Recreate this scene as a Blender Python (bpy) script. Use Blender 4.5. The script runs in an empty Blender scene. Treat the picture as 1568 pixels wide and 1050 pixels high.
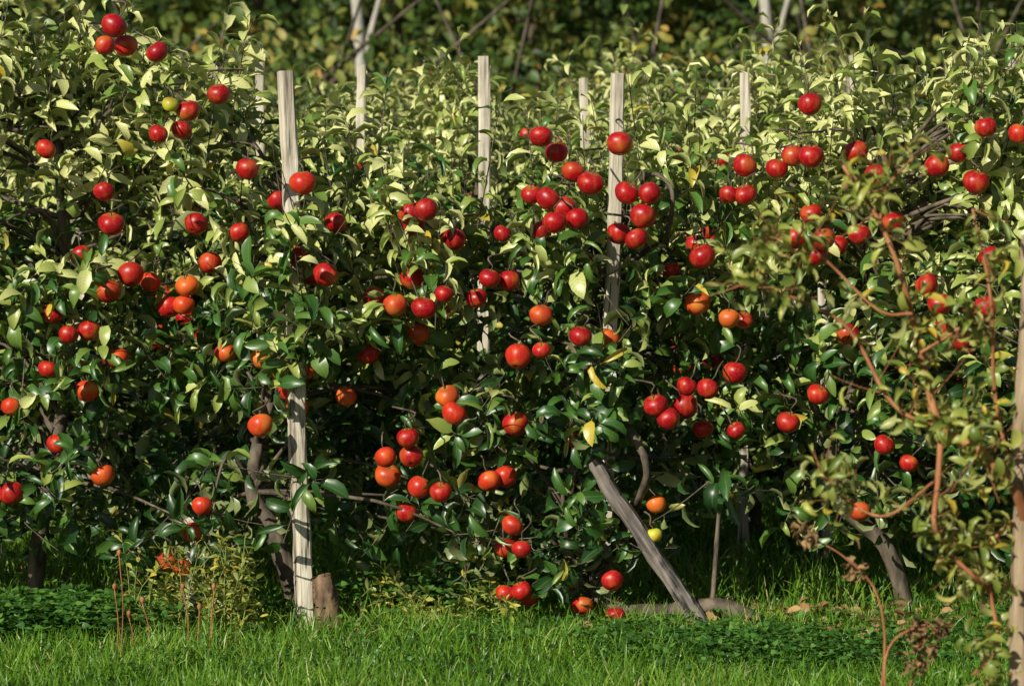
import bpy, math
import numpy as np
from mathutils import Vector
rng = np.random.default_rng(11)
S = bpy.context.scene

# ------------------------------------------------------------------ helpers
def nrm(a):
    a = np.asarray(a, float)
    return a / np.maximum(np.linalg.norm(a, axis=-1, keepdims=True), 1e-9)

def link(o, parent=None):
    S.collection.objects.link(o)
    if parent is not None:
        o.parent = parent
    return o

def mesh_data(name, V, F, A, mat, smooth=True):
    V = np.asarray(V, np.float32); F = np.asarray(F, np.int32); A = np.asarray(A, np.float32)
    me = bpy.data.meshes.new(name)
    me.vertices.add(len(V)); me.vertices.foreach_set("co", V.ravel())
    me.loops.add(F.size); me.loops.foreach_set("vertex_index", F.ravel())
    me.polygons.add(len(F))
    me.polygons.foreach_set("loop_start", np.arange(0, F.size, 4, dtype=np.int32))
    me.polygons.foreach_set("use_smooth", np.full(len(F), smooth))
    me.update(calc_edges=True)
    at = me.attributes.new("pc", 'FLOAT_VECTOR', 'POINT')
    at.data.foreach_set("vector", A.ravel())
    me.materials.append(mat)
    return me

class Buf:
    def __init__(s): s.V=[]; s.F=[]; s.A=[]; s.n=0
    def add(s, V, F, A):
        s.V.append(V); s.F.append(np.asarray(F)+s.n); s.A.append(A); s.n += len(V)
    def mesh(s, name, mat, off=(0,0,0), smooth=True):
        return mesh_data(name, np.concatenate(s.V)-np.array(off), np.concatenate(s.F), np.concatenate(s.A), mat, smooth)

def grid_faces(rows, cols, closed):
    f=[]
    for i in range(rows-1):
        for j in range(cols if closed else cols-1):
            k=(j+1)%cols
            f.append((i*cols+j, i*cols+k, (i+1)*cols+k, (i+1)*cols+j))
    return np.array(f)

LEAF_V=[0,.16,.3,.5,.7,.87,1.0]; LEAF_W=[.03,.05,.72,1.0,.86,.48,.03]
LEAFLO_V=[0,.2,.5,.8,1.0]; LEAFLO_W=[.04,.45,1.0,.7,.04]
BL_V=[0,.4,.75,1.0]; BL_W=[1.0,.85,.55,.06]
def leaves(buf, O, D, N, L, W, curl, fold, rnd, vs=LEAF_V, ws=LEAF_W, mid=True, wave=0.16):
    n=len(O)
    if n==0: return
    D=nrm(D); N=nrm(N-(N*D).sum(1,keepdims=True)*D); Sd=np.cross(D,N)
    L=np.broadcast_to(L,(n,)); W=np.broadcast_to(W,(n,)); curl=np.broadcast_to(curl,(n,)); fold=np.broadcast_to(fold,(n,))
    ac=[-1,0,1] if mid else [-1,1]
    m=len(ac); R=len(vs)
    V=np.zeros((n,R,m,3)); A=np.zeros((n,R,m,3)); P=O.copy(); pv=0
    ph=rng.uniform(0,6.28,n)
    tw=rng.normal(0,.5,n)
    for i,(v,w) in enumerate(zip(vs,ws)):
        th=-curl*((v+pv)/2)
        T=D*np.cos(th)[:,None]+N*np.sin(th)[:,None]
        P=P+T*(L*(v-pv))[:,None]; pv=v
        th=-curl*v
        Nv=N*np.cos(th)[:,None]-D*np.sin(th)[:,None]
        ta=tw*v
        S2=Sd*np.cos(ta)[:,None]+Nv*np.sin(ta)[:,None]
        N2=Nv*np.cos(ta)[:,None]-Sd*np.sin(ta)[:,None]
        for j,a in enumerate(ac):
            wv=wave*np.sin(ph+v*9+a*1.3)*abs(a)
            V[:,i,j]=P+S2*(a*w*W*np.cos(fold))[:,None]+N2*(abs(a)*w*W*(np.sin(fold)+wv))[:,None]
            A[:,i,j,0]=a; A[:,i,j,1]=v; A[:,i,j,2]=rnd
    f=grid_faces(R,m,False)
    F=(np.arange(n)[:,None,None]*(R*m)+f[None]).reshape(-1,4)
    buf.add(V.reshape(-1,3),F,A.reshape(-1,3))

def tube(buf, pts, rad, sides=6, rnd=0., prof=None, cap=True, jit=0.):
    pts=np.asarray(pts,float); n=len(pts); rad=np.broadcast_to(np.asarray(rad,float),(n,))
    T=np.gradient(pts,axis=0); T=nrm(T)
    ref=np.array([0.,1.,0.]) if abs(nrm(pts[-1]-pts[0])[1])<.8 else np.array([1.,0,0])
    U=nrm(ref-(T@ref)[:,None]*T); W=np.cross(T,U)
    if prof is None:
        a=np.arange(sides)/sides*2*math.pi; prof=np.stack([np.cos(a),np.sin(a)],1)
    m=len(prof)
    rr=rad[:,None]*(1+rng.normal(0,jit,(n,m)) if jit else 1)
    V=pts[:,None]+rr[...,None]*(U[:,None]*prof[None,:,0:1]+W[:,None]*prof[None,:,1:2])
    if cap:
        V=np.concatenate([V,(pts[-1]+(V[-1]-pts[-1])*.01)[None]],0); n+=1
    A=np.zeros((n,m,3)); A[...,0]=np.arange(m)/m; A[...,1]=(np.arange(n)/n)[:,None]; A[...,2]=rnd
    buf.add(V.reshape(-1,3),grid_faces(n,m,True),A.reshape(-1,3))

def smooth_path(P,k=5):
    P=np.asarray(P,float); Q=np.vstack([2*P[0]-P[1],P,2*P[-1]-P[-2]]); out=[]
    for i in range(1,len(Q)-2):
        for t in np.linspace(0,1,k,endpoint=False):
            a,b,c,d=Q[i-1],Q[i],Q[i+1],Q[i+2]
            out.append(.5*((2*b)+(-a+c)*t+(2*a-5*b+4*c-d)*t*t+(-a+3*b-3*c+d)*t**3))
    out.append(P[-1]); return np.array(out)

# ------------------------------------------------------------------ materials
class NT:
    def __init__(s,name):
        s.m=bpy.data.materials.new(name); s.m.use_nodes=True; s.t=s.m.node_tree; s.t.nodes.clear()
        s.out=s.n('ShaderNodeOutputMaterial')
    def n(s,ty,**k):
        x=s.t.nodes.new(ty)
        for a,b in k.items(): setattr(x,a,b)
        return x
    def l(s,a,b): s.t.links.new(a,b)
    def ramp(s,fac,stops):
        r=s.n('ShaderNodeValToRGB'); e=r.color_ramp.elements
        while len(e)<len(stops): e.new(.5)
        for i,(p,c) in enumerate(stops): e[i].position=p; e[i].color=(*c,1)
        s.l(fac,r.inputs[0]); return r.outputs[0]
    def mix(s,f,a,b,bt='MIX'):
        x=s.n('ShaderNodeMix',data_type='RGBA',blend_type=bt)
        for k,v in ((0,f),(6,a),(7,b)):
            if hasattr(v,'links'): s.l(v,x.inputs[k])
            else: x.inputs[k].default_value=v if k==0 else (*v,1)
        return x.outputs[2]
    def math(s,op,a,b=0.,clamp=False):
        x=s.n('ShaderNodeMath',operation=op,use_clamp=clamp)
        for k,v in ((0,a),(1,b)):
            if hasattr(v,'links'): s.l(v,x.inputs[k])
            else: x.inputs[k].default_value=v
        return x.outputs[0]
    def pc(s):
        a=s.n('ShaderNodeAttribute',attribute_name='pc'); x=s.n('ShaderNodeSeparateXYZ'); s.l(a.outputs['Vector'],x.inputs[0]); return x.outputs
    def noise(s,scale,detail=3,vec=None,map=None):
        x=s.n('ShaderNodeTexNoise'); x.inputs['Scale'].default_value=scale; x.inputs['Detail'].default_value=detail
        g=vec or s.n('ShaderNodeTexCoord').outputs['Object']
        if map:
            mm=s.n('ShaderNodeMapping'); mm.inputs['Scale'].default_value=map; s.l(g,mm.inputs[0]); g=mm.outputs[0]
        s.l(g,x.inputs['Vector']); return x.outputs[0]
    def bump(s,h,st,dist=.01):
        b=s.n('ShaderNodeBump'); b.inputs['Strength'].default_value=st; b.inputs['Distance'].default_value=dist; s.l(h,b.inputs['Height']); return b.outputs[0]
    def principled(s,col,rough=.5,spec=.5,normal=None,coat=0):
        p=s.n('ShaderNodeBsdfPrincipled')
        if hasattr(col,'links'): s.l(col,p.inputs['Base Color'])
        else: p.inputs['Base Color'].default_value=(*col,1)
        if hasattr(rough,'links'): s.l(rough,p.inputs['Roughness'])
        else: p.inputs['Roughness'].default_value=rough
        p.inputs['Specular IOR Level'].default_value=spec
        if normal: s.l(normal,p.inputs['Normal'])
        return p.outputs[0]

def leaf_material(name, stops, back, trans, tfac=.22, rough=.42, spec=.55, veins=True, bmix=.45):
    t=NT(name); x,y,z=t.pc()
    c=t.ramp(z,stops)
    ax=t.math('ABSOLUTE',x)
    if veins:
        mr=t.math('SUBTRACT',1.,t.math('MULTIPLY',ax,9.),True)
        c=t.mix(t.math('MULTIPLY',mr,.35),c,(.28,.36,.12))
        vv=t.math('SINE',t.math('MULTIPLY',t.math('SUBTRACT',y,t.math('MULTIPLY',ax,.18)),62.))
        c=t.mix(t.math('MULTIPLY',t.math('ADD',vv,1.),.10),c,(.02,.05,.01))
    g=t.n('ShaderNodeNewGeometry').outputs['Backfacing']
    bk=t.mix(bmix,back,c)
    col=t.mix(g,c,bk)
    p=t.principled(col,rough,spec,None)
    tr=t.n('ShaderNodeBsdfTranslucent'); t.l(t.mix(.5,c,trans),tr.inputs[0])
    ms=t.n('ShaderNodeMixShader'); ms.inputs[0].default_value=tfac
    t.l(p,ms.inputs[1]); t.l(tr.outputs[0],ms.inputs[2]); t.l(ms.outputs[0],t.out.inputs[0])
    return t.m

M_leaf=leaf_material("apple_leaf",[(0,(.012,.05,.010)),(.3,(.030,.105,.016)),(.5,(.085,.19,.026)),(.72,(.38,.45,.10)),(.94,(.72,.73,.31)),(.955,(.50,.43,.06)),(1,(.62,.44,.04))],  # pale stops carry a painted sunlit look, dark stops painted shade; last two yellow leaves
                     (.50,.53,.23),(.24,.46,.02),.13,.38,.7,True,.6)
M_leafy=leaf_material("sapling_leaf",[(0,(.07,.13,.02)),(.4,(.20,.26,.04)),(.8,(.48,.49,.10)),(.92,(.66,.50,.06)),(1,(.45,.22,.04))],
                     (.46,.46,.18),(.45,.5,.05),.22,.4,.6)
M_hedge=leaf_material("hedge_leaf",[(0,(.02,.045,.01)),(.4,(.08,.14,.022)),(.7,(.27,.29,.06)),(.88,(.42,.32,.06)),(1,(.46,.24,.05))],
                     (.24,.26,.08),(.26,.32,.05),.2,.5,.4,False)
M_grass=leaf_material("grass_blade",[(0,(.035,.11,.01)),(.5,(.13,.30,.022)),(.9,(.32,.47,.06)),(1,(.50,.45,.18))],
                     (.15,.32,.025),(.28,.55,.03),.28,.4,.5,False)
M_clover=leaf_material("clover_leaf",[(0,(.025,.09,.015)),(.6,(.07,.20,.03)),(1,(.15,.3,.05))],
                     (.1,.2,.05),(.2,.42,.04),.25,.45,.5,False)
M_dry=leaf_material("dry_leaf",[(0,(.12,.06,.03)),(.5,(.30,.18,.08)),(1,(.5,.32,.14))],
                     (.25,.16,.08),(.3,.15,.05),.15,.7,.2,False)

def wood_mat(name,a,b,c,k=1.):
    t=NT(name)
    n1=t.noise(7,5,map=(6*k,6*k,.5)); n2=t.noise(7,4); n3=t.noise(10,4,map=(6,6,.25))
    col=t.ramp(n1,[(.3,a),(.47,b),(.68,c)])
    col=t.mix(t.math('MULTIPLY',t.math('SUBTRACT',n3,.58,True),9.,True),col,tuple(q*.45 for q in a))
    col=t.mix(t.math('MULTIPLY',t.math('SUBTRACT',n2,.5,True),2.5,True),col,(.2,.15,.10))
    t.l(t.principled(col,.85,.2,t.bump(t.math('ADD',n1,n3),.7,.008)),t.out.inputs[0]); return t.m
M_stake=wood_mat("weathered_wood",(.16,.13,.10),(.55,.49,.39),(.74,.68,.56))
M_prop=wood_mat("dark_weathered_wood",(.05,.045,.045),(.19,.165,.15),(.40,.34,.29))
M_post=wood_mat("post_wood",(.16,.11,.07),(.34,.25,.16),(.46,.36,.25))
def bark_mat(name,a,b):
    t=NT(name); n=t.noise(28,5,map=(1,1,.4)); n2=t.noise(5,3)
    col=t.mix(n2,t.ramp(n,[(.35,a),(.65,b)]),a)
    t.l(t.principled(col,.75,.3,t.bump(n,.8,.008)),t.out.inputs[0]); return t.m
M_bark=bark_mat("apple_bark",(.05,.04,.03),(.32,.25,.18))
M_twig=bark_mat("orange_brown_twig",(.30,.11,.045),(.62,.30,.14))
M_birch=bark_mat("pale_bark",(.4,.37,.32),(.7,.67,.6))
M_straw=bark_mat("green_stem",(.18,.24,.06),(.42,.46,.16))

def apple_mat():
    t=NT("apple_skin"); x,y,z=t.pc()
    c=t.ramp(z,[(0,(.38,.003,.008)),(.10,(.48,.008,.010)),(.22,(.62,.045,.012)),(.40,(.72,.16,.022)),(.6,(.70,.36,.05)),(.8,(.62,.50,.06)),(1,(.55,.58,.05))])
    n=t.noise(26,3); s=t.noise(70,3,map=(1,1,.10)); big=t.noise(13,1)
    f=t.math('MULTIPLY',t.math('SUBTRACT',t.math('ADD',t.math('MULTIPLY',n,.35),t.math('MULTIPLY',s,.65)),.50,True),4.5,True)
    c=t.mix(t.math('MULTIPLY',f,.55),c,t.mix(.5,c,(.85,.28,.04)))
    g=t.math('MULTIPLY',t.math('SUBTRACT',big,.55,True),t.math('ADD',2.0,t.math('MULTIPLY',z,9.)),True)
    c=t.mix(g,c,t.mix(.55,c,(.80,.42,.06)))
    c=t.mix(t.math('MULTIPLY',t.math('SUBTRACT',.5,big,True),4.,True),c,t.mix(.6,c,(.20,.003,.01)))
    top=t.math('MULTIPLY',t.math('SUBTRACT',.14,y,True),6.,True)
    c=t.mix(top,c,(.38,.28,.06))
    bot=t.math('MULTIPLY',t.math('SUBTRACT',y,.94,True),30.,True)
    c=t.mix(bot,c,(.05,.03,.015))
    sp=t.n('ShaderNodeTexVoronoi'); sp.inputs['Scale'].default_value=230; t.l(t.n('ShaderNodeTexCoord').outputs['Object'],sp.inputs['Vector'])
    c=t.mix(t.math('MULTIPLY',t.math('LESS_THAN',sp.outputs[0],.18),.35),c,(.75,.5,.25))
    t.l(t.principled(c,t.math('ADD',.26,t.math('MULTIPLY',n,.25)),.45,t.bump(big,.25,.01)),t.out.inputs[0]); return t.m
M_apple=apple_mat()

def ground_mat():
    t=NT("ground_soil_grass"); n=t.noise(1.3,5); n2=t.noise(40,4)
    c=t.ramp(t.math('ADD',t.math('MULTIPLY',n,.6),t.math('MULTIPLY',n2,.4)),[(.35,(.02,.03,.01)),(.5,(.03,.06,.012)),(.62,(.05,.09,.018)),(.75,(.08,.07,.035))])
    t.l(t.principled(c,.9,.1,t.bump(n2,.8,.03)),t.out.inputs[0]); return t.m
M_ground=ground_mat()

# ------------------------------------------------------------------ ground
me=bpy.data.meshes.new("ground"); me.from_pydata([(-250,-60,0),(250,-60,0),(250,440,0),(-250,440,0)],[],[(0,1,2,3)]); me.materials.append(M_ground)
link(bpy.data.objects.new("ground",me))

# ------------------------------------------------------------------ canopy tools
AZ=math.radians(216); EL=math.radians(32)     # sun: behind the viewer, to the left
UPV=np.array([0,0,1.]); SUNV=np.array([math.sin(AZ)*math.cos(EL),math.cos(AZ)*math.cos(EL),math.sin(EL)])
def sfield(x,y,z,s=0.):
    return (np.sin(5.1*x+1.3*z+s)*np.sin(4.3*z-2.1*x+1.7*s+1)+.6*np.sin(9.7*x-3.2*z+2*s)*np.sin(8.9*z+2.7*y+s)+.4*np.sin(7*y+3*x+s))/1.4

def shoot_leaves(bufL, bufB, C, Dr, Ln, nl, keep=None, tone=None, size=(.075,.13), up=.35, rstem=.0022, lo=False, sunb=.15):
    C=np.asarray(C,float); Dr=nrm(Dr); n=len(C)
    idx=np.repeat(np.arange(n),nl); k=np.concatenate([np.arange(q) for q in nl])
    t=.12+.9*(k+rng.uniform(-.2,.2,len(k)))/np.maximum(nl[idx],1)
    bend=np.zeros((n,3)); bend[:,2]=up
    pos=C[idx]+Dr[idx]*(Ln[idx]*t)[:,None]+bend[idx]*((t**2)*Ln[idx]*.35)[:,None]
    d=nrm(Dr[idx]+bend[idx]*(t*.7)[:,None])
    a=nrm(np.cross(d,np.where(np.abs(d[:,2:3])>.9,[[1.,0,0]],[[0,0,1.]]))); b=np.cross(d,a)
    ph=k*2.4+rng.uniform(0,.6,len(k))+idx*1.7
    rad=a*np.cos(ph)[:,None]+b*np.sin(ph)[:,None]
    m=len(k)
    D=nrm(.6*d+rad*.85+rng.normal(0,.2,(m,3))+UPV*.18)
    N=nrm(d*.9+UPV*.45+SUNV*sunb+rng.normal(0,.38,(m,3)))
    L=rng.uniform(size[0],size[1],m)*(1-.4*np.clip(t-.7,0,1)); W=L*rng.uniform(.16,.245,m)
    curl=rng.uniform(.6,3.0,m); fold=rng.uniform(.2,1.15,m)
    r=rng.beta(1.8,2.4,m)*.85
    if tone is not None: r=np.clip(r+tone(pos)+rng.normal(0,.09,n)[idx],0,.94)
    yl=rng.random(m)<.015; r[yl]=rng.uniform(.955,1,yl.sum())
    cen=pos+D*(L*.55)[:,None]-UPV*(L*.15*curl)[:,None]
    kp=np.ones(m,bool)
    if keep is not None: kp=keep(cen)
    args=[q[kp] for q in (pos,D,N,L,W,curl,fold,r)]
    if lo: leaves(bufL,*args,vs=LEAFLO_V,ws=LEAFLO_W)
    else:
        far=args[0][:,1]>.42
        leaves(bufL,*[q[~far] for q in args]); leaves(bufL,*[q[far] for q in args],vs=LEAFLO_V,ws=LEAFLO_W)
    if rstem:
        for i in range(n):
            tt=np.array([0,.4,.75,1.0])[:,None]
            P=C[i]+Dr[i]*(Ln[i]*tt)+bend[i]*(tt**2*Ln[i]*.35)
            tube(bufB,P,[rstem*1.3,rstem,rstem*.8,rstem*.5],3,cap=False)

def apple(buf, p, R, tint, tilt=None):
    ph=np.linspace(.03,math.pi-.03,17); nseg=18
    hh=rng.uniform(.84,.95)
    r=np.sin(ph)*(1+.09*np.cos(ph)); z=hh*np.cos(ph)
    z=z-.22*np.exp(-(r/.22)**2)*(ph<1.6)+.12*np.exp(-(r/.22)**2)*(ph>1.6)
    a=np.arange(nseg)/nseg*2*math.pi
    lob=1+.03*np.cos(5*a+rng.uniform(0,6))+.025*np.cos(a+rng.uniform(0,6))
    V=np.stack([r[:,None]*np.cos(a)*lob,r[:,None]*np.sin(a)*lob,np.repeat(z[:,None],nseg,1)],-1)*R
    tilt=np.asarray(rng.normal(0,.3,2) if tilt is None else tilt,float)
    ax=nrm(np.array([tilt[0],tilt[1],1.0]))
    u=nrm(np.cross([0,1,0.001],ax)); w=np.cross(ax,u)
    M=np.stack([u,w,ax],0)
    A=np.zeros(V.shape); A[...,0]=rng.random(); A[...,1]=(ph/math.pi)[:,None]; A[...,2]=tint/2
    buf.add((V@M+np.asarray(p)).reshape(-1,3),grid_faces(17,nseg,True)[:,::-1],A.reshape(-1,3))
    return np.asarray(p)+ax*R*.62, ax

def obj_tree(name, base, bB, bL, bA, mats=(M_bark,M_leaf)):
    e=bpy.data.objects.new(name,None); e.location=base; e.empty_display_size=.2; link(e)
    for nm,b,m in (("trunk_and_branches",bB,mats[0]),("foliage",bL,mats[1]),("apples",bA,M_apple)):
        if b is not None and b.n: link(bpy.data.objects.new(nm,b.mesh(nm,m,base)),e)
    return e

# ------------------------------------------------------------------ apples of the front row (centimetres across row / above ground)
AP="""-123 186 0;-125 180 .1;-120 180 .4;-109 178 0;-99 160 0;-108 153 0;-102 154 0;-104 162 2;-91 165 0;-64 138 .5;-73 132 .1;-98 125 0;-124 125 0;-126 135 0;-145 148 .5;-82 142 0;
-66 115 .4;-57 110 .3;-63 109 .4;-85 122 .1;-26 130 0;-31 128 0;-31 125 0;-3 122 0;9 123 0;6 134 0;13 126 0;20 127 0;24 138 0;16 130 0;11 133 0;19 141 0;14 147 0;9 152 0;
33 150 0;35 135 .1;42 135 0;40 128 0;33 122 0;38 121 0;-7 109 0;-1 108 0;-11 102 0;-21 104 0;-27 100 0;-36 100 .3;-43 102 0;-31 108 0;-18 120 0;9 97 .4;9 87 .35;21 91 .05;30 89 .8;2 84 .5;
58 100 .7;59 115 0;67 96 .8;72 95 .6;72 143 0;87 146 0;92 146 0;82 142 0;72 134 0;67 134 0;92 162 0;87 121 0;95 121 0;93 116 0;93 128 0;101 118 0;107 122 0;
131 143 0;139 147 0;145 155 0;155 153 .4;143 138 0;127 107 0;131 101 0;145 100 .3;133 92 0;139 89 0;148 115 0;113 140 0;44 70 0;54 75 0;60 75 0;48 66 0;54 68 0;69 62 0;69 79 0;
-32 60 0;-31 54 0;-22 43 0;-20 71 .8;-18 66 .6;-29 43 .6;-2 46 .6;-7 45 .8;3 26 .3;-2 25 .2;0 32 .5;-2 12 .4;3 13 .4;5 10 .6;31 15 .3;22 7 .2;32 4 .1;1 63 .1;
-77 64 .5;-67 68 .8;-72 80 1;-78 83 1;-64 80 .8;-123 83 .6;-125 104 .1;-143 97 .1;-137 91 0;-131 92 0;-101 20 .3;-107 21 .5;-99 30 .4;-96 38 .6;-132 73 .6;-142 56 .6;-144 80 .4;-127 47 .9;-156 41 .1;-156 68 .6;
-39 46 .9;-39 53 .7;-52 71 .8;-33 35 .1;45 38 .9;44 29 2;86 63 .5;116 56 .2;95 72 .4;123 51 .1;108 36 .5;-170 120 0;-175 80 .3;-190 100 0;170 120 0;176 90 .4;182 140 0;190 100 0"""
DEEP="-114 106 .5;-102 105 .9;-103 99 .7;-90 84 .6;-30 90 .8;-119 109 .4;-108 98 .3;-70 72 .5;20 58 .3;-135 115 0;-95 112 .2;60 60 .3;105 90 .1;120 125 0;-45 84 .3;-55 125 0;50 110 0;108 147 0"
EXPOSED={(-64,138),(-26,130),(-7,109),(-1,108),(33,150),(35,135),(42,135),(40,128),(38,121),(21,91),(-21,104),(-27,100),(44,70),(60,75),(48,66),(69,62),(-31,54),(-32,60),(-22,43),(-77,64),(3,26),(3,13),(-2,12),(-101,20),(87,121),(95,121),(93,116),(131,101),(127,107),(145,100),(9,87),(20,127),(13,126),(24,138),(-57,110),(-99,160),(-108,153),(-104,162),(145,155),(155,153)}
KEEPORANGE={(-67,68),(-72,80),(-78,83),(-64,80),(-123,83),(30,89),(58,100),(67,96),(-77,64),(45,38),(-20,71)}
apples=[]
for s in AP.replace("\n","").split(";"):
    x,z,t=map(float,s.split()); e=(x,z) in EXPOSED
    if t<=1: t=max(0,t*(.85 if (x,z) in KEEPORANGE else .58)+rng.normal(0,.05))
    y=rng.uniform(-.05,.02) if e else rng.uniform(.07,.22)
    if z<35: y=min(y,.06)
    apples.append((x/100,y,z/100,t,e))
for s in DEEP.split(";"):
    x,z,t=map(float,s.split()); apples.append((x/100,rng.uniform(.22,.36),z/100,t*.7,False))
apos=np.array([a[:3] for a in apples]); aex=np.array([a[4] for a in apples])
APR=np.where(apos[:,2]<.3,.033,.0362)*np.clip(rng.normal(1,.09,len(apos)),.78,1.14)
APR[[i for i,a in enumerate(apples) if a[3]==2]]=.026

clear=[(-.70,1.74,-.685,1.30,.26),(-.665,.72,-.66,.54,.12),(-.645,.38,-.64,0,.05),(.315,1.74,.305,.94,.3),(.27,.49,.62,0,.05),(.41,.57,.42,.42,.1),(-.575,.17,-.57,0,.03)]
def keep_front(c):
    k=np.ones(len(c),bool)
    for (x0,z0,x1,z1,y) in clear:
        t=np.clip((c[:,2]-z0)/(z1-z0),0,1); xs=x0+(x1-x0)*t
        inz=(c[:,2]<z0+.02)&(c[:,2]>z1-.02)
        k&=~((np.abs(c[:,0]-xs)<.05)&inz&(c[:,1]<y+.05))
    u=rng.random(len(c))
    for p,r,e in zip(apos,APR,aex):
        d2=(c[:,0]-p[0])**2+(c[:,2]-p[2])**2
        k&=~((d2<(r*(1.2 if e else 1.1))**2)&(c[:,1]<p[1]+.03)&(u<(.8 if e else .58)))
        k&=~((((c-p)**2).sum(1))<(r*1.1)**2)
    k&=c[:,2]>.03
    return k

PX=lambda p:(np.array(p)-784)/500.
zx=PX([-900,0,200,300,345,450,550,690,725,850,950,1000,1060,1100,1200,1300,1568,2400])
zl=[.25,.20,.15,.10,.24,.26,.22,.20,.07,.05,.05,.16,.26,.30,.30,.24,.16,.25]
ux=PX([-900,0,330,400,500,640,760,900,1000,1200,1300,1568,2400])
uz=[1.8,1.8,1.72,1.46,1.40,1.34,1.30,1.40,1.44,1.46,1.60,1.70,1.7]
hollow=[(-1.1,1.04,.22),(-1.05,.86,.16),(-1.3,.66,.12),(-.42,.5,.14),(.82,1.22,.1),(.02,.68,.11),(.9,.9,.12),(-.52,.95,.10),(.45,.57,.1),(-1.35,1.2,.12),(.5,1.1,.12),(1.0,1.0,.09),(-.15,.8,.1),(-.5,.75,.09),(-.1,.5,.09),(1.25,1.2,.11),(-1.2,.45,.1),(.15,1.05,.08),(-.35,1.15,.09),(1.3,.7,.1)]
def clump_cloud(x0,x1,n,md):
    cand=np.stack([rng.uniform(x0,x1,n),rng.uniform(.04,.85,n),rng.uniform(.05,1.95,n)],1)
    zmin=np.interp(cand[:,0],zx,zl)+.07+.2*np.clip(cand[:,1]-.3,0,1); zmax=np.interp(cand[:,0],ux,uz)-.08
    f=sfield(cand[:,0],cand[:,1],cand[:,2])
    ok=(cand[:,2]>zmin)&(cand[:,2]<zmax)&(cand[:,1]>.13+.24*f)
    ok&=~((f<-.14)&(cand[:,1]<.47))
    for hx,hz,hr in hollow:
        ok&=~(((cand[:,0]-hx)**2+(cand[:,2]-hz)**2<hr**2)&(cand[:,1]<.52))
    cand=cand[ok]; P=np.zeros((0,3))
    for c in cand:
        if len(P)==0 or ((P-c)**2).sum(1).min()>md*md: P=np.vstack([P,c])
    return P
CL=clump_cloud(-2.7,2.7,4300,.16)
CL=np.vstack([CL,[(-.68,.0,.80),(-.62,.02,.93),(-.71,.05,1.06),(-.65,.06,1.19),(-.66,.02,.46),(.30,.16,.84),(.33,.16,.70),(.27,.16,.60),(.22,.12,.42),(.18,.1,.24),(.30,.16,.28),(-.05,.08,.30),(.1,.1,.2),(-.95,.08,.30),(-1.05,.1,.35)]])
print("clumps",len(CL))

trunks=[
 ((-2.6,.45,0),[(-2.6,.45,-.05),(-2.55,.45,.4),(-2.6,.5,.9),(-2.55,.5,1.5)]),
 ((-1.55,.55,0),[(-1.55,.55,-.05),(-1.5,.5,.35),(-1.42,.5,.8),(-1.45,.5,1.5)]),
 ((-.68,.28,0),[(-.66,.28,-.05),(-.69,.27,.10),(-.75,.25,.28),(-.82,.30,.44),(-.74,.45,.8),(-.68,.5,1.25)]),
 ((.80,.05,0),[(.86,.0,-.04),(.70,.04,.05),(.62,.06,.07),(.42,.12,.045),(.27,.18,.08),(.16,.28,.26),(.22,.4,.6),(.25,.5,1.25)]),
 ((1.28,.5,0),[(1.28,.5,-.05),(1.2,.5,.2),(1.02,.5,.42),(1.15,.5,.9),(1.2,.5,1.4)]),
 ((2.5,.45,0),[(2.5,.45,-.05),(2.45,.45,.5),(2.35,.5,1.6)]),
]
tcx=np.array([-2.6,-1.5,-.6,.35,1.3,2.4])
owner=np.argmin(np.abs(CL[:,0:1]-tcx[None]),1)
apown=np.argmin(np.abs(apos[:,0:1]-tcx[None]),1)
def sunlit_tone_h(p): return .38*np.clip((p[:,2]-.75)/.75,-.7,1)+.07+.10*sfield(p[:,0]*.8,p[:,1],p[:,2]*.8,2.)  # painted light: leaf colour paler towards sunlit top, darker low down, plus random tone
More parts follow.
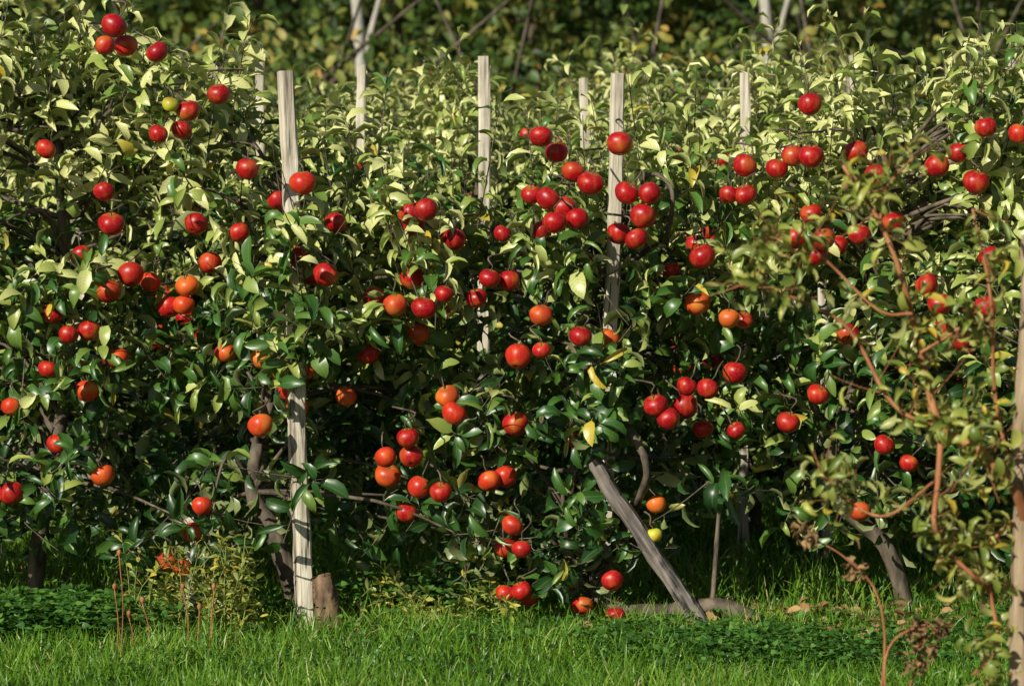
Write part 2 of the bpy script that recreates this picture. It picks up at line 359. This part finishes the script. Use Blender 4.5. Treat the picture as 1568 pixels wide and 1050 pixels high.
for ti,(base,path) in enumerate(trunks):
    bB,bL,bA=Buf(),Buf(),Buf()
    tp=smooth_path(path,6)
    r0=.032 if ti!=2 else .042
    tube(bB,tp,np.linspace(r0,.012,len(tp)),9,jit=.06)
    C=CL[owner==ti]; tc=tp
    for c in C:
        d=np.linalg.norm(tc-(c-np.array([0,0,.12])),axis=1); d[tc[:,2]<.38 if ti!=3 else tc[:,2]<.05]+=1
        s=tc[np.argmin(d)]
        mid=s*.45+c*.55+np.array([0,.05,.06])+rng.normal(0,.05,3)
        P=smooth_path([s,mid,c],4); tube(bB,P,np.linspace(.009,.003,len(P)),5,cap=False,jit=.08)
    ns=rng.integers(4,7,len(C)); ci=np.repeat(np.arange(len(C)),ns); n=len(ci)
    outw=nrm(C[ci]-np.array([0,.55,.95])-np.stack([C[ci][:,0],np.zeros(n),np.zeros(n)],1))
    Dr=nrm(rng.normal(0,.7,(n,3))+outw*.4+UPV*.55+np.array([0,-.35,0]))
    low=C[ci][:,2]<.5; Dr[low,2]-=.7
    Ln=rng.uniform(.10,.28,n); nl=rng.integers(6,11,n)
    shoot_leaves(bL,bB,C[ci]+rng.normal(0,.025,(n,3)),Dr,Ln,nl,keep_front,sunlit_tone_h)
    top=C[C[:,2]>np.interp(C[:,0],ux,uz)-.45]; q=np.repeat(np.arange(len(top)),2); n=len(q)
    if n:
        Dr=nrm(rng.normal(0,.25,(n,3))+UPV); Ln=rng.uniform(.16,.44,n); nl=(Ln*32).astype(int)+2
        shoot_leaves(bL,bB,top[q]+rng.normal(0,.05,(n,3)),Dr,Ln,nl,keep_front,sunlit_tone_h,size=(.07,.115))
    for i in np.where(apown==ti)[0]:
        s,ax=apple(bA,apos[i],APR[i],apples[i][3],rng.normal(0,.33,2)+np.array([0,.1]))
        st=s+ax*.022+rng.normal(0,.005,3)
        tube(bB,[s-ax*.012,s+ax*.01,st],.0016,4,cap=False)
        tube(bB,smooth_path([st,st+[rng.normal(0,.02),.05,.025],st+[rng.normal(0,.04),.22,.03]],3),np.linspace(.0025,.004,7),4,cap=False)
    if ti==3:
        tube(bB,smooth_path([(.27,.2,.1),(.36,.24,.3),(.405,.08,.43),(.415,.04,.50),(.39,.08,.57),(.30,.2,.66)],5),.012,7,jit=.06)
        tube(bB,smooth_path([(.36,.3,1.25),(.42,.12,1.40),(.485,.03,1.37),(.49,.03,1.28),(.47,.08,1.2)],5),.007,6,jit=.06)
    obj_tree("apple_tree",base,bB,bL,bA)

# ------------------------------------------------------------------ tree prototypes for the rows behind (shared mesh data)
protos=[]
for k in range(4):
    bB,bL,bA=Buf(),Buf(),Buf()
    tp=smooth_path([(0,0,-.04),(rng.uniform(-.1,.1),0,.4),(rng.uniform(-.12,.12),0,.9),(0,0,1.35)],6)
    tube(bB,tp,np.linspace(.035,.01,len(tp)),8,jit=.06)
    cand=np.stack([rng.uniform(-.6,.6,900),rng.uniform(-.42,.42,900),rng.uniform(.24,1.5,900)],1)
    f=sfield(cand[:,0],cand[:,1],cand[:,2],k*2.); cand=cand[(f>-.32)&((cand[:,1]/.45)**2+((cand[:,2]-.87)/.8)**4<1.15)&(cand[:,2]<1.40+.18*np.sin(7*cand[:,0]+k))]
    P=np.zeros((0,3))
    for c in cand:
        if len(P)==0 or ((P-c)**2).sum(1).min()>.165**2: P=np.vstack([P,c])
    for c in P:
        s=tp[np.argmin(np.linalg.norm(tp-(c-np.array([0,0,.2])),axis=1)+(tp[:,2]<.3)*1.)]
        tube(bB,smooth_path([s,s*.45+c*.55+np.array([0,0,-.03]),c],3),np.linspace(.01,.003,7),5,cap=False)
    ns=rng.integers(4,7,len(P)); ci=np.repeat(np.arange(len(P)),ns); n=len(ci)
    Dr=nrm(rng.normal(0,.75,(n,3))+nrm(P[ci]-[0,0,.9])*.5+UPV*.5)
    shoot_leaves(bL,bB,P[ci]+rng.normal(0,.03,(n,3)),Dr,rng.uniform(.1,.24,n),rng.integers(6,10,n),None,lambda p:.55*np.clip((p[:,2]-.75)/.75,-.4,1)+.06,lo=True,size=(.07,.12))  # sunlit crown painted in: leaf colour pales with height
    top=P[P[:,2]>1.05]; q=np.repeat(np.arange(len(top)),2); n=len(q)
    Ln=rng.uniform(.16,.42,n)
    shoot_leaves(bL,bB,top[q]+rng.normal(0,.05,(n,3)),nrm(rng.normal(0,.22,(n,3))+UPV),Ln,(Ln*32).astype(int)+2,None,lambda p:.46*np.ones(len(p)),size=(.07,.115),lo=True)  # top shoots coloured pale throughout, painted as sunlit
    for j in range(14):
        sgn=-1 if j<10 else 1
        p=np.array([rng.uniform(-.6,.6),sgn*rng.uniform(.3,.42),rng.uniform(.5,1.45)])
        for _ in range(rng.integers(1,4)):
            pp=p+rng.normal(0,.035,3)*[1.3,.5,1.3]; s,ax=apple(bA,pp,.035,rng.choice([0,0,0,0,.2,.4]))
            tube(bB,[s,s+ax*.02,pp+[0,-sgn*.1,.1]],.0018,4,cap=False)
    protos.append((bB.mesh("trunk_and_branches",M_bark),bL.mesh("foliage",M_leaf),bA.mesh("apples",M_apple)))
def place(x,y,rot,sc,k):
    e=bpy.data.objects.new("apple_tree",None); e.location=(x,y,0); e.rotation_euler[2]=rot; e.scale=sc; link(e)
    for nm,me in zip(("trunk_and_branches","foliage","apples"),protos[k]): link(bpy.data.objects.new(nm,me),e)
k=0
for row,(y,half,h) in enumerate([(2.85,3.2,1.0),(5.9,3.6,1.0),(9.2,4.2,1.0)]):
    xs=np.arange(-half,half+.1,1.05)+rng.uniform(-.3,.3)
    for x in xs:
        yy=y-.5 if row==0 and x>.8 else y
        s=rng.uniform(.92,1.06)*h
        place(x,yy+rng.uniform(-.1,.1),rng.choice([0,math.pi])+rng.uniform(-.3,.3),(rng.uniform(.95,1.1),1.,s),(k*3+rng.integers(0,2))%4); k+=1

# ------------------------------------------------------------------ stakes (built along their own axis so the grain follows it)
sq=[]
for c in range(4):
    for o in (-.16,.16):
        a=math.pi/4+c*math.pi/2+o; sq.append((math.cos(a),math.sin(a)))
sq=np.array(sq)
def stake(name,p0,p1,w,mat=M_stake,round_=False):
    b=Buf(); v=Vector(p1)-Vector(p0); L=v.length
    t=np.linspace(0,1,26); wob=np.cumsum(rng.normal(0,.0016,(26,3)),0)
    P=np.stack([wob[:,0],wob[:,1],t*L],1)
    tube(b,P,w*.62*np.linspace(1.05,.95,26) if not round_ else w/2,12,prof=None if round_ else sq,jit=.05)
    o=bpy.data.objects.new(name,b.mesh(name,mat,(0,0,0),False)); o.location=p0
    o.rotation_euler=v.to_track_quat('Z','Y').to_euler(); link(o)
stake("wooden_stake",(-.635,0.02,-.05),(-.70,0.2,1.72),.048)
stake("wooden_stake",(.29,.34,-.05),(.315,.22,1.715),.042)
stake("wooden_stake",(.625,.0,-.04),(.26,.1,.52),.046,M_prop)
stake("wooden_stake",(-1.0,.2,-.05),(-1.01,.25,.32),.034)
for x,y,z,xb in [(-1.89,2.3,1.84,-1.91),(-1.62,2.3,1.78,-1.54),(-.107,2.28,1.78,-.10),(1.09,1.75,1.05,1.10)]:
    stake("wooden_stake",(xb,y,-.05),(x,y,z),.044)
for x,y,z in [(-.94,2.7,1.76),(-.57,2.62,1.75),(.265,2.62,1.70),(.83,2.1,1.72),(-2.4,5.3,1.78),(2.2,5.3,1.78),(1.5,5.3,1.8),(-1.3,5.3,1.8)]:
    stake("wooden_stake",(x+rng.uniform(-.03,.03),y,-.05),(x,y,z),.036)
stake("fence_post",(1.183,-3.0,-.05),(1.212,-3.0,1.34),.075,M_post,True)

b=Buf(); tube(b,smooth_path([(-.57,.02,-.03),(-.57,.02,.05),(-.575,.02,.11),(-.585,.025,.15),(-.59,.03,.168)],4),np.linspace(.046,.030,17),16,jit=.10)
o=bpy.data.objects.new("tree_stump",b.mesh("tree_stump",bark_mat("stump_bark",(.05,.03,.02),(.50,.33,.19)),(-.57,.02,0))); o.location=(-.57,.02,0); link(o)

# ------------------------------------------------------------------ sapling in front on the right
bB,bL=Buf(),Buf()
def fp(px,py,y=-3.0): return (px/100.,y,py/100.)
br=[([fp(126,-5,-2.8),fp(124,35,-2.8),fp(118,70),fp(108,84),fp(99,89)],.016,.012),
    ([fp(99,89),fp(97,95),fp(94.5,107),fp(90,123),fp(84.5,137),fp(76,150)],.010,.004),
    ([fp(99,89),fp(98,77),fp(97,68),fp(101,61),fp(106,56),fp(112,50)],.008,.004),
    ([fp(99,89),fp(88,95),fp(78,112),fp(66,119),fp(52,123)],.006,.003),
    ([fp(92,116),fp(84,117),fp(70,130),fp(58,134)],.004,.002),
    ([fp(118,70),fp(110,60),fp(112,40),fp(106,33)],.006,.003),
    ([fp(84.5,137),fp(86,145),fp(92,152)],.004,.002),
    ([fp(118,70),fp(112,95),fp(110,120),fp(106,140)],.006,.003),
    ([fp(97,77),fp(86,70),fp(78,72),fp(70,80)],.004,.002),
    ([fp(94,107),fp(102,112),fp(108,118)],.004,.002)]
for i,(P,a,c) in enumerate(br):
    P=np.array(P); P[1:,1]+=rng.normal(0,.04,len(P)-1); Q=smooth_path(P,6)
    tube(bB,Q,np.linspace(a,c,len(Q)),7,jit=.05)
    m=int(len(Q)*.95)
    ii=rng.integers(2 if i else 16,len(Q),m)
    Dr=nrm(rng.normal(0,.8,(m,3))+UPV*.25)
    shoot_leaves(bL,bB,Q[ii],Dr,rng.uniform(.04,.14,m),rng.integers(3,7,m),lambda c:rng.random(len(c))<.85,lambda p:.2*np.ones(len(p)),size=(.04,.072),rstem=.0012)
obj_tree("sapling_tree",(1.26,-2.8,0),bB,bL,None,(M_twig,M_leafy))

# withered stalk in front
b=Buf(); bl=Buf()
for P in ([(.86,-2.6,0),(.90,-2.6,.30),(.88,-2.6,.46),(.80,-2.6,.55),(.71,-2.6,.60)],[(.93,-2.6,0),(.9,-2.62,.3),(.98,-2.6,.38),(1.03,-2.6,.37)],[(.9,-2.55,0),(.97,-2.58,.25),(1.0,-2.6,.33)]):
    Q=smooth_path(P,6); tube(b,Q,np.linspace(.004,.002,len(Q)),5)
    for c in (Q[-1],Q[len(Q)*2//3]):
        m=22; Dr=nrm(rng.normal(0,1,(m,3))-UPV*.4)
        leaves(bl,np.repeat(c[None],m,0)+rng.normal(0,.012,(m,3)),Dr,rng.normal(0,1,(m,3)),rng.uniform(.02,.045,m),rng.uniform(.006,.014,m),rng.uniform(1,3,m),rng.uniform(.5,1.2,m),rng.random(m),vs=LEAFLO_V,ws=LEAFLO_W)
e=bpy.data.objects.new("withered_plant",None); link(e)
link(bpy.data.objects.new("stems",b.mesh("stems",M_twig)),e); link(bpy.data.objects.new("dry_leaves",bl.mesh("dry_leaves",M_dry)),e)

# ------------------------------------------------------------------ grass
def blades(b,n,x0,x1,y0,y1,h0,h1,w):
    O=np.stack([rng.uniform(x0,x1,n),rng.uniform(y0,y1,n),np.zeros(n)-.003],1)
    f=.5+.5*np.sin(3.1*O[:,0]+1.7*np.sin(2.3*O[:,1]))*np.sin(4.7*O[:,1]+2*np.sin(1.9*O[:,0]))
    f2=.5+.5*np.sin(17*O[:,0]+3*np.sin(11*O[:,1]))*np.sin(19*O[:,1])
    k=rng.random(n)<.3+.7*f2
    O=O[k]; f=f[k]; f2=f2[k]; n=len(O)
    D=nrm(rng.normal(0,.38,(n,3))*[1,1,0]+UPV); N=rng.normal(0,1,(n,3))
    L=rng.uniform(h0,h1,n)*(.4+.7*f+.55*f2)
    leaves(b,O,D,N,L,w*rng.uniform(.7,1.3,n),rng.uniform(.1,1.8,n),0.,np.clip(rng.beta(2,2.5,n)+.35*(f-.5)+(rng.random(n)<.03)*.6,0,1),vs=BL_V,ws=BL_W,mid=False,wave=0)
b=Buf()
blades(b,46000,-2.1,2.1,-1.5,.35,.03,.09,.0019)
blades(b,30000,-2.5,2.5,.35,3.4,.05,.12,.003)
blades(b,6000,-3.0,3.0,3.4,7,.06,.12,.006)
link(bpy.data.objects.new("grass",b.mesh("grass",M_grass)))

b=Buf()
def clover(cx,cy,rx,ry,n,h=.06,s=.014):
    c=np.stack([cx+rng.normal(0,rx,n),cy+rng.normal(0,ry,n),rng.uniform(.02,h,n)],1)
    a=rng.uniform(0,6.28,n)
    for q in range(3):
        a=a+2.09
        D=np.stack([np.cos(a),np.sin(a),.15+0*a],1)
        leaves(b,c,D,np.tile(UPV,(n,1))+rng.normal(0,.3,(n,3)),s*rng.uniform(.9,1.5,n),s*.6,.3,.15,rng.random(n),vs=[0,.5,.85,1],ws=[.15,.9,1,.3],mid=True,wave=0)
clover(-1.45,-.05,.18,.16,900,.12,.019); clover(-1.1,.1,.3,.15,500,.08); clover(.65,-.45,.22,.18,900,.07,.016); clover(.1,-.2,.25,.12,500,.05)
clover(.95,-.6,.3,.2,500); clover(-.3,.35,.3,.12,400,.12,.02); clover(-.8,-.6,.5,.25,400,.05,.012); clover(1.4,-.1,.2,.3,300)
link(bpy.data.objects.new("clover",b.mesh("clover",M_clover)))

b=Buf(); bl=Buf()
def weed(x,y,h):
    Q=smooth_path([(x,y,0),(x+rng.normal(0,.02),y,h*.5),(x+rng.normal(0,.05),y+rng.normal(0,.02),h)],5)
    tube(b,Q,np.linspace(.0024,.001,len(Q)),4)
    m=rng.integers(22,40); ii=rng.integers(1,len(Q),m)
    leaves(bl,Q[ii],nrm(rng.normal(0,1,(m,3))*[1,1,.4]+UPV*.7),UPV+rng.normal(0,.5,(m,3)),rng.uniform(.02,.055,m),rng.uniform(.003,.008,m),rng.uniform(.2,1.4,m),.3,rng.uniform(.2,.95,m),vs=LEAFLO_V,ws=LEAFLO_W)
for _ in range(42): weed(rng.choice([-1.02,-.86,-.92,-.84,-1.1])+rng.normal(0,.05),rng.uniform(-.16,.05),rng.uniform(.12,.32))
for _ in range(20): weed(rng.uniform(-.5,.0),rng.uniform(-.05,.3),rng.uniform(.06,.17))
e=bpy.data.objects.new("weeds",None); link(e)
link(bpy.data.objects.new("stems",b.mesh("stems",M_straw)),e); link(bpy.data.objects.new("leaves",bl.mesh("leaves",M_leafy)),e)
b=Buf()
for x,h in [(-1.2,.30),(-1.12,.16),(-1.215,.2),(-.93,.2),(-.97,.14),(-1.17,.12),(-1.0,.2)]:
    x=x*.96; Q=smooth_path([(x,-.55,0),(x+.008,-.55,h*.5),(x+rng.normal(0,.01),-.55,h)],4); tube(b,Q,.0018,4)
    c=Q[-1]; tube(b,[c,c+[0,0,.006],c+[0,0,.014],c+[0,0,.02]],[.002,.006,.007,.003],7)
link(bpy.data.objects.new("dandelion_stalks",b.mesh("dandelion_stalks",M_twig)))
bl=Buf(); m=420
O=np.stack([rng.uniform(-2,2.2,m),rng.uniform(-.1,1.6,m),rng.uniform(.01,.05,m)],1); q=rng.random(m)<.55; O[q,0]=rng.normal(.95,.3,q.sum()); O[q,1]=rng.normal(.1,.18,q.sum())
leaves(bl,O,rng.normal(0,1,(m,3))*[1,1,.2],UPV+rng.normal(0,.4,(m,3)),rng.uniform(.04,.07,m),rng.uniform(.012,.02,m),rng.uniform(0,2,m),.4,rng.random(m))
link(bpy.data.objects.new("fallen_leaves",bl.mesh("fallen_leaves",M_dry)))

# ------------------------------------------------------------------ hedge and trees behind the orchard
def hedge(y0,y1,z1,n,size,half,seed,tonef):
    bL=Buf(); bB=Buf()
    C=np.stack([rng.uniform(-half,half,n),rng.uniform(y0,y1,n),z1*rng.beta(1.6,1.5,n)+.1],1)
    f=sfield(C[:,0]*.7,C[:,1]*.4,C[:,2]*.9,seed); C[:,1]-=f*.5; kk=f>-.8; C=C[kk]; n=len(C)
    leaves(bL,C,rng.normal(0,1,(n,3))-UPV*.2,rng.normal(0,.7,(n,3))+UPV*.5+SUNV*.5,rng.uniform(*size,n),rng.uniform(size[0]*.30,size[1]*.30,n),rng.uniform(.2,1.2,n),.25,
       np.clip(rng.beta(2,3,n)+tonef+.28*sfield(C[:,0]*.7,C[:,1],C[:,2],seed+2.),0,1),vs=[0,.3,.7,1],ws=[.1,.9,.9,.1])
    ym=(y0+y1)/2
    for x in np.arange(-half+.5,half,1.1):
        Q=smooth_path([(x,ym,0),(x+.1,ym,z1*.4),(x-.1,ym,z1*.85)],4); tube(bB,Q,.05,6)
        for _ in range(8):
            s=Q[rng.integers(3,len(Q))]; tube(bB,[s,s+rng.normal(0,.5,3)+[0,-.3,.5]],[.02,.006],4,cap=False)
    e=bpy.data.objects.new("hedge",None); link(e)
    link(bpy.data.objects.new("branches",bB.mesh("branches",M_bark)),e); link(bpy.data.objects.new("foliage",bL.mesh("foliage",M_hedge)),e)
hedge(13.5,14.6,1.95,9000,(.07,.12),5.0,3.,.10)
hedge(18.5,21.,4.2,28000,(.10,.19),7.0,6.,.02)
gx,gy=60,14; V=[];
for j in range(gy):
    for i in range(gx):
        x=-60+120*i/(gx-1); t=j/(gy-1); V.append((x,27+t*22,-.2+7.5*t**.7+.5*math.sin(x*.6+3*t)+.4*math.sin(x*1.7+j)))
F=[(j*gx+i,j*gx+i+1,(j+1)*gx+i+1,(j+1)*gx+i) for j in range(gy-1) for i in range(gx-1)]
me=bpy.data.meshes.new("wooded_bank"); me.from_pydata(V,[],F); me.materials.append(M_ground); link(bpy.data.objects.new("wooded_bank",me))
for x in (-1.13,1.84,6.0,-6.4):
    bB=Buf(); bL=Buf(); y=16.6
    Q=smooth_path([(x,y,0),(x+.03,y,1.8),(x-.1,y,3.5),(x+.1,y,5.5)],5); tube(bB,Q,np.linspace(.05,.025,len(Q)),9,jit=.04)
    Q2=smooth_path([(x+.0,y,1.6),(x+.12,y,2.1),(x+.35,y-.1,2.9)],4); tube(bB,Q2,np.linspace(.03,.012,len(Q2)),7)
    for q in range(11):
        s=Q[rng.integers(8,len(Q))]; t2=s+rng.normal(0,.6,3)*[1,.5,.3]+[0,0,.5]
        tube(bB,smooth_path([s,(s+t2)/2+[0,0,-.1],t2],3),np.linspace(.018,.006,7),5)
        m=220; O=t2+rng.normal(0,.3,(m,3)); leaves(bL,O,rng.normal(0,1,(m,3)),SUNV+rng.normal(0,.7,(m,3)),rng.uniform(.06,.1,m),rng.uniform(.02,.03,m),.6,.3,rng.uniform(.2,1,m),vs=LEAFLO_V,ws=LEAFLO_W)
    obj_tree("birch_tree",(x,y,0),bB,bL,None,(M_birch,M_hedge))

# ------------------------------------------------------------------ light, sky, camera
sv=Vector(SUNV.tolist())
sl=bpy.data.lights.new("sun","SUN"); sl.energy=5.0; sl.angle=math.radians(.5); sl.color=(1,.95,.80)
so=bpy.data.objects.new("sun",sl); so.rotation_euler=sv.to_track_quat('Z','Y').to_euler(); so.location=(-5,-10,10); link(so)
w=bpy.data.worlds.new("World"); S.world=w; w.use_nodes=True; nt=w.node_tree; nt.nodes.clear()
sk=nt.nodes.new('ShaderNodeTexSky'); sk.sky_type='NISHITA'; sk.sun_disc=False; sk.sun_elevation=EL; sk.sun_rotation=AZ
bg=nt.nodes.new('ShaderNodeBackground'); bg.inputs[1].default_value=.05; wo=nt.nodes.new('ShaderNodeOutputWorld')
nt.links.new(sk.outputs[0],bg.inputs[0]); nt.links.new(bg.outputs[0],wo.inputs[0])
S.view_settings.view_transform='Standard'; S.view_settings.look='None'; S.view_settings.exposure=0
cd=bpy.data.cameras.new("camera"); cd.lens=137.8; cd.sensor_width=36; cd.clip_end=1000; cd.clip_start=.1
cd.dof.use_dof=True; cd.dof.focus_distance=12.05; cd.dof.aperture_fstop=5.6
co=bpy.data.objects.new("camera",cd); co.location=(0,-12,1.7); co.rotation_euler=(math.radians(90-3.86),0,0); link(co); S.camera=co
